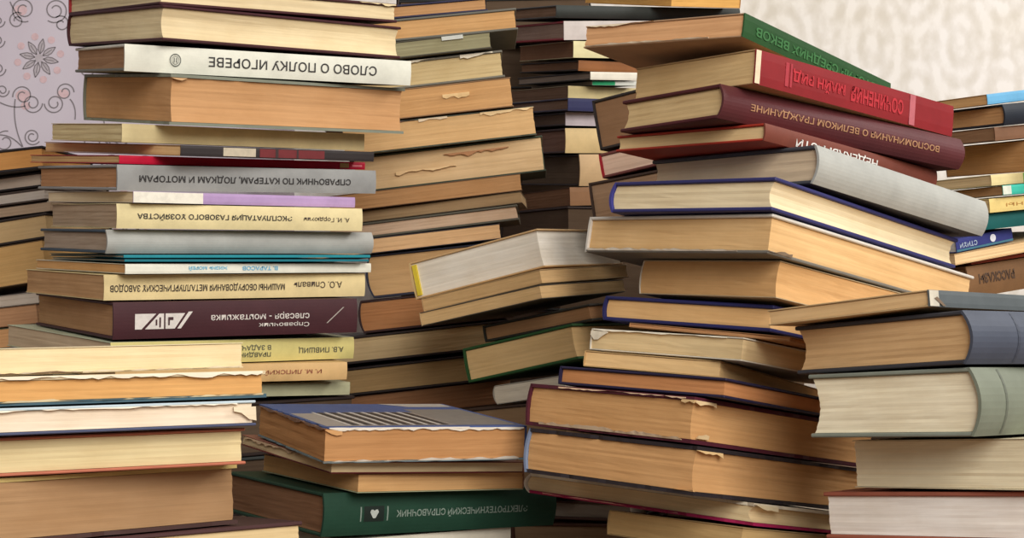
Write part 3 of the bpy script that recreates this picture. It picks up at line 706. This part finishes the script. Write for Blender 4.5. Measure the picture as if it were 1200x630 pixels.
# the column that carries the back of the short slanting pile
H = BK['H3']; Mh = H.root.matrix_world; p = math.radians(63)
u = Vector((math.cos(p), math.sin(p), 0)); v = Vector((-math.sin(p), math.cos(p), 0)); o = Vector((.203, 1.225, 0))
nh = Mh.to_3x3() @ Vector((0, 0, 1)); ph = Mh.translation
hz = min(ph.z - (nh.x * (q.x - ph.x) + nh.y * (q.y - ph.y)) / nh.z for q in (o, o + u * .17, o + v * .08, o + u * .17 + v * .08)) - .0015
for i in range(6):
    B = Book('column%d' % i, (o.x, o.y, i * hz / 6 + .0004 - CAM_H, p, 0, 0, .17, .08, hz / 6 - .0008))
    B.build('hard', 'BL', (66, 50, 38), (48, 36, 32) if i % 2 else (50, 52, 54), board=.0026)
    B.root['label'] = 'plain thick hardback added behind the piles to darken the gaps'
    B.root['category'] = 'book'; B.root['group'] = 'plain volumes at the foot of the piles'
for i in range(12):                                    # deep pile added against the wall, keeping gaps between the others dark
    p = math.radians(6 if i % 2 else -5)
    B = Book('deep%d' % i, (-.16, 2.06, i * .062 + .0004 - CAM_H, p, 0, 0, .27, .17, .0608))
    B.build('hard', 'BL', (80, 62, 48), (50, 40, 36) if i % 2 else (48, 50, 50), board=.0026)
    B.root['label'] = 'plain thick hardback added behind the piles to darken the gaps'
    B.root['category'] = 'book'; B.root['group'] = 'plain volumes at the foot of the piles'

# ============================================================ setting
def struct(o):
    o['kind'] = 'structure'; return o
def wall(name, x0, x1, y0, y1, z0, z1, mat):
    bm = bmesh.new(); add_box(bm, x0, x1, y0, y1, z0, z1)
    return struct(link_mesh(name, bm, mat))

m, nt, bs = new_mat('floor_boards')
tc = node(nt, 'ShaderNodeTexCoord')
g = mapped_noise(nt, tc.outputs['Object'], (2, 30, 1), 3, 5, .6)
r = ramp(nt, g.outputs[0], [(.3, lin((92, 62, 42))), (.7, lin((134, 94, 62)))])
nt.links.new(r.outputs[0], bs.inputs['Base Color']); bs.inputs['Roughness'].default_value = .5
bm = bmesh.new(); add_box(bm, -2.2, 2.2, -2.0, 2.5, -.03, 0)
struct(link_mesh('floor', bm, m))

# cream damask wallpaper
m, nt, bs = new_mat('damask_wallpaper')
tc = node(nt, 'ShaderNodeTexCoord'); sp = node(nt, 'ShaderNodeSeparateXYZ')
nt.links.new(tc.outputs['Object'], sp.inputs[0])
def mth(op, a, b=None, c=None):
    n = node(nt, 'ShaderNodeMath', operation=op)
    for s, v in zip(n.inputs, (a, b, c)):
        if v is None: continue
        if isinstance(v, (int, float)): s.default_value = v
        else: nt.links.new(v, s)
    return n.outputs[0]
PX, PZ = .147, .215
def tile(v, p, ph): return mth('SUBTRACT', mth('FRACT', mth('MULTIPLY_ADD', v, 1 / p, ph)), .5)
def medallion(ph, pz):
    tx = mth('MULTIPLY', tile(sp.outputs[0], PX, ph), PX); tz = mth('MULTIPLY', tile(sp.outputs[2], PZ, pz), PZ * .62)
    return mth('SQRT', mth('ADD', mth('MULTIPLY', tx, tx), mth('MULTIPLY', tz, tz)))
d1 = medallion(.5 - .035, .40); d2 = medallion(.0 - .035, .90)
dd = mth('MINIMUM', d1, d2)
rings = mth('SINE', mth('MULTIPLY', dd, 2 * math.pi / .022))
stripe = mth('SINE', mth('MULTIPLY', sp.outputs[0], 2 * math.pi / (PX / 4)))
nz = mapped_noise(nt, tc.outputs['Object'], (1.2, 1, .8), 48, 3, .5)
nz2 = mapped_noise(nt, tc.outputs['Object'], (1, 1, 1), 6, 2, .5)
pat = mth('ADD', mth('MULTIPLY', rings, .12), mth('MULTIPLY_ADD', stripe, .10, mth('MULTIPLY_ADD', nz.outputs[0], 1.0, -.02)))
r = ramp(nt, pat, [(.22, lin((220, 214, 204))), (.48, lin((231, 226, 219))), (.66, lin((241, 237, 232)))])
r2 = ramp(nt, nz2.outputs[0], [(.35, (.95, .93, .87, 1)), (.65, (1, 1, 1, 1))])
nt.links.new(mixc(nt, 'MULTIPLY', .8, r.outputs[0], r2.outputs[0]), bs.inputs['Base Color'])
bs.inputs['Roughness'].default_value = .8
wall('wall_back', -2.2, 2.2, 2.4, 2.5, 0, 2.4, m)

m, nt, bs = new_mat('lilac_wallpaper')
tc = node(nt, 'ShaderNodeTexCoord'); n1 = mapped_noise(nt, tc.outputs['Object'], (1, 1, .4), 9, 3, .5)
r = ramp(nt, n1.outputs[0], [(.3, lin((206, 194, 206))), (.7, lin((218, 208, 218)))])
nt.links.new(r.outputs[0], bs.inputs['Base Color']); bs.inputs['Roughness'].default_value = .75
YW = 1.9
wl = wall('wall_left', -2.2, -.36, YW, 2.4, 0, 2.4, m)
# its printed pattern : thin grey scrolls, a flower, pink dots (flat print lying on the paper)
K = YW / 1700.0
def W(px, py): return ((px - 600) * K, CAM_H + (315 - py) * K)
def ribbon(bm, pts, w):
    pv = None
    for i, (x_, z_) in enumerate(pts):
        q = pts[min(i + 1, len(pts) - 1)]; p = pts[max(i - 1, 0)]
        dx, dz = q[0] - p[0], q[1] - p[1]; l = math.hypot(dx, dz) or 1
        nx, nz_ = -dz / l * w / 2, dx / l * w / 2
        c = (bm.verts.new((x_ + nx, YW - .0004, z_ + nz_)), bm.verts.new((x_ - nx, YW - .0004, z_ - nz_)))
        if pv: bm.faces.new((pv[0], c[0], c[1], pv[1]))
        pv = c
def spiral(cx, cy, r, turns, start, ccw=1):
    out = []
    for i in range(int(26 * turns) + 1):
        f = i / (26 * turns); an = start + ccw * 2 * math.pi * turns * f
        rr = r * (1 - .72 * f)
        out.append(W(cx + rr * math.cos(an), cy + rr * math.sin(an)))
    return out
def bez(p0, p1, p2, n=14):
    return [W(*[(1 - s) ** 2 * a_ + 2 * s * (1 - s) * b_ + s * s * c_ for a_, b_, c_ in zip(p0, p1, p2)]) for s in [i / n for i in range(n + 1)]]
bmg, bmp, bmf = bmesh.new(), bmesh.new(), bmesh.new()
PW, PH = 104, 182
for tx in range(-6, 2):
    for ty in range(-6, 3):
        if tx == 1 and ty != 0: pass
        ox, oy = tx * PW, ty * PH
        for (cx, cy, r_, tu, st_, cc) in ((28, 11, 15, 1.7, 1.2, 1), (20, 24, 10, 1.4, -1, -1), (65, 12, 15, 1.8, 2.2, -1), (72, 28, 10, 1.3, 4, 1),
                                          (27, 112, 12, 1.4, 3, 1), (38, 121, 12, 1.6, 0, 1), (64, 121, 12, 1.6, 3.1, -1), (76, 108, 11, 1.5, 0, -1),
                                          (38, 160, 10, 1.8, .6, 1), (3, 106, 8, 1.5, 0, 1), (-2, 81, 9, 1.5, 0, 1), (-3, 48, 9, 1.5, 0, 1), (-2, 25, 8, 1.3, 0, 1), (6, 166, 13, 1.2, 5, -1)):
            ribbon(bmg, spiral(cx + ox, cy + oy, r_, tu, st_, cc), 1.35 * K)
        for p0, p1, p2 in (((18, 116), (14, 145), (27, 172)), ((82, 116), (90, 124), (88, 140)), ((0, 120), (16, 128), (30, 124)), ((12, 2), (15, 10), (24, 22)), ((0, 158), (14, 158), (26, 172))):
            ribbon(bmg, bez(*[(p[0] + ox, p[1] + oy) for p in (p0, p1, p2)]), 1.35 * K)
        for k in range(8):                              # eight pointed petals
            an = k * math.pi / 4 + .2; cx, cy = 46 + ox, 68 + oy
            ca, sa = math.cos(an), math.sin(an)
            def at(rr, s): return W(cx + rr * ca - s * sa, cy + rr * sa + s * ca)
            for sg in (1, -1):
                ribbon(bmg, [at(5, 0), at(10, 3.2 * sg), at(15, 3.4 * sg), at(19, 2.0 * sg), at(23, 0)], 1.15 * K)
            ribbon(bmg, [at(6, 0), at(18, 0)], .8 * K)
            bmf.faces.new([bmf.verts.new((p[0], YW - .0002, p[1])) for p in (at(4, 0), at(10, 3), at(15, 3.2), at(22, 0), at(15, -3.2), at(10, -3))])
            a2 = an + math.pi / 8; q = (cx + 25.5 * math.cos(a2), cy + 25.5 * math.sin(a2))
            bmp.faces.new([bmp.verts.new((p[0], YW - .0003, p[1])) for p in [W(q[0] + 4.3 * math.cos(i * .524), q[1] + 4.3 * math.sin(i * .524)) for i in range(12)]])
        bmf.faces.new([bmf.verts.new((p[0], YW - .00025, p[1])) for p in [W(46 + ox + 5 * math.cos(i * .524), 68 + oy + 5 * math.sin(i * .524)) for i in range(12)]])
        for cx, cy, rr in ((24, 12, 8), (27, 112, 9), (74, 110, 7), (30, 124, 6)):
            bmp.faces.new([bmp.verts.new((p[0], YW - .0001, p[1])) for p in [W(cx + ox + rr * math.cos(i * .524), cy + oy + rr * .8 * math.sin(i * .524)) for i in range(12)]])
def clip(bm):
    for lim, no in ((-.364, (1, 0, 0)),):
        geom = bm.verts[:] + bm.edges[:] + bm.faces[:]
        bmesh.ops.bisect_plane(bm, geom=geom, plane_co=(lim, 0, 0), plane_no=no, clear_outer=True)
    geom = bm.verts[:] + bm.edges[:] + bm.faces[:]
    bmesh.ops.bisect_plane(bm, geom=geom, plane_co=(0, 0, .01), plane_no=(0, 0, -1), clear_outer=True)
for bm, col, nm in ((bmg, (134, 126, 130), 'scroll_pattern'), (bmp, (222, 190, 194), 'dot_pattern'), (bmf, (192, 182, 188), 'flower_pattern')):
    clip(bm); o = link_mesh(nm, bm, ink_mat(col, .8)); o.parent = wl

# ============================================================ camera, light
cam = bpy.data.cameras.new('camera'); co_ = bpy.data.objects.new('camera', cam); C.objects.link(co_)
cam.sensor_width = 36; cam.lens = 36 * 1700 / 1200.0; cam.clip_start = .01
co_.location = (0, 0, CAM_H); co_.rotation_euler = (math.pi / 2, 0, 0)
bpy.context.scene.camera = co_

def area(name, loc, target, size, power, col):
    l = bpy.data.lights.new(name, 'AREA'); l.shape = 'RECTANGLE'; l.size, l.size_y = size; l.energy = power; l.color = col
    o = bpy.data.objects.new(name, l); C.objects.link(o); o.location = loc
    o.rotation_euler = (Vector(target) - Vector(loc)).to_track_quat('-Z', 'Y').to_euler()
area('window_light', (.72, -1.15, 1.4), (.0, 1.2, .3), (1.8, 1.2), 68, (1.0, .97, .925))
area('wall_fill_light', (2.0, .9, 1.7), (.7, 2.4, .6), (.8, 1.0), 36, (1.0, .97, .93))  # added fill that brightens the cream back wall
w = bpy.data.worlds.new('room_light'); bpy.context.scene.world = w; w.use_nodes = True
bg = w.node_tree.nodes['Background']; bg.inputs[0].default_value = (1.0, .955, .90, 1); bg.inputs[1].default_value = .29

vs = bpy.context.scene.view_settings
vs.view_transform = 'Standard'; vs.look = 'None'; vs.gamma = 1; vs.use_curve_mapping = False; vs.exposure = -0.1
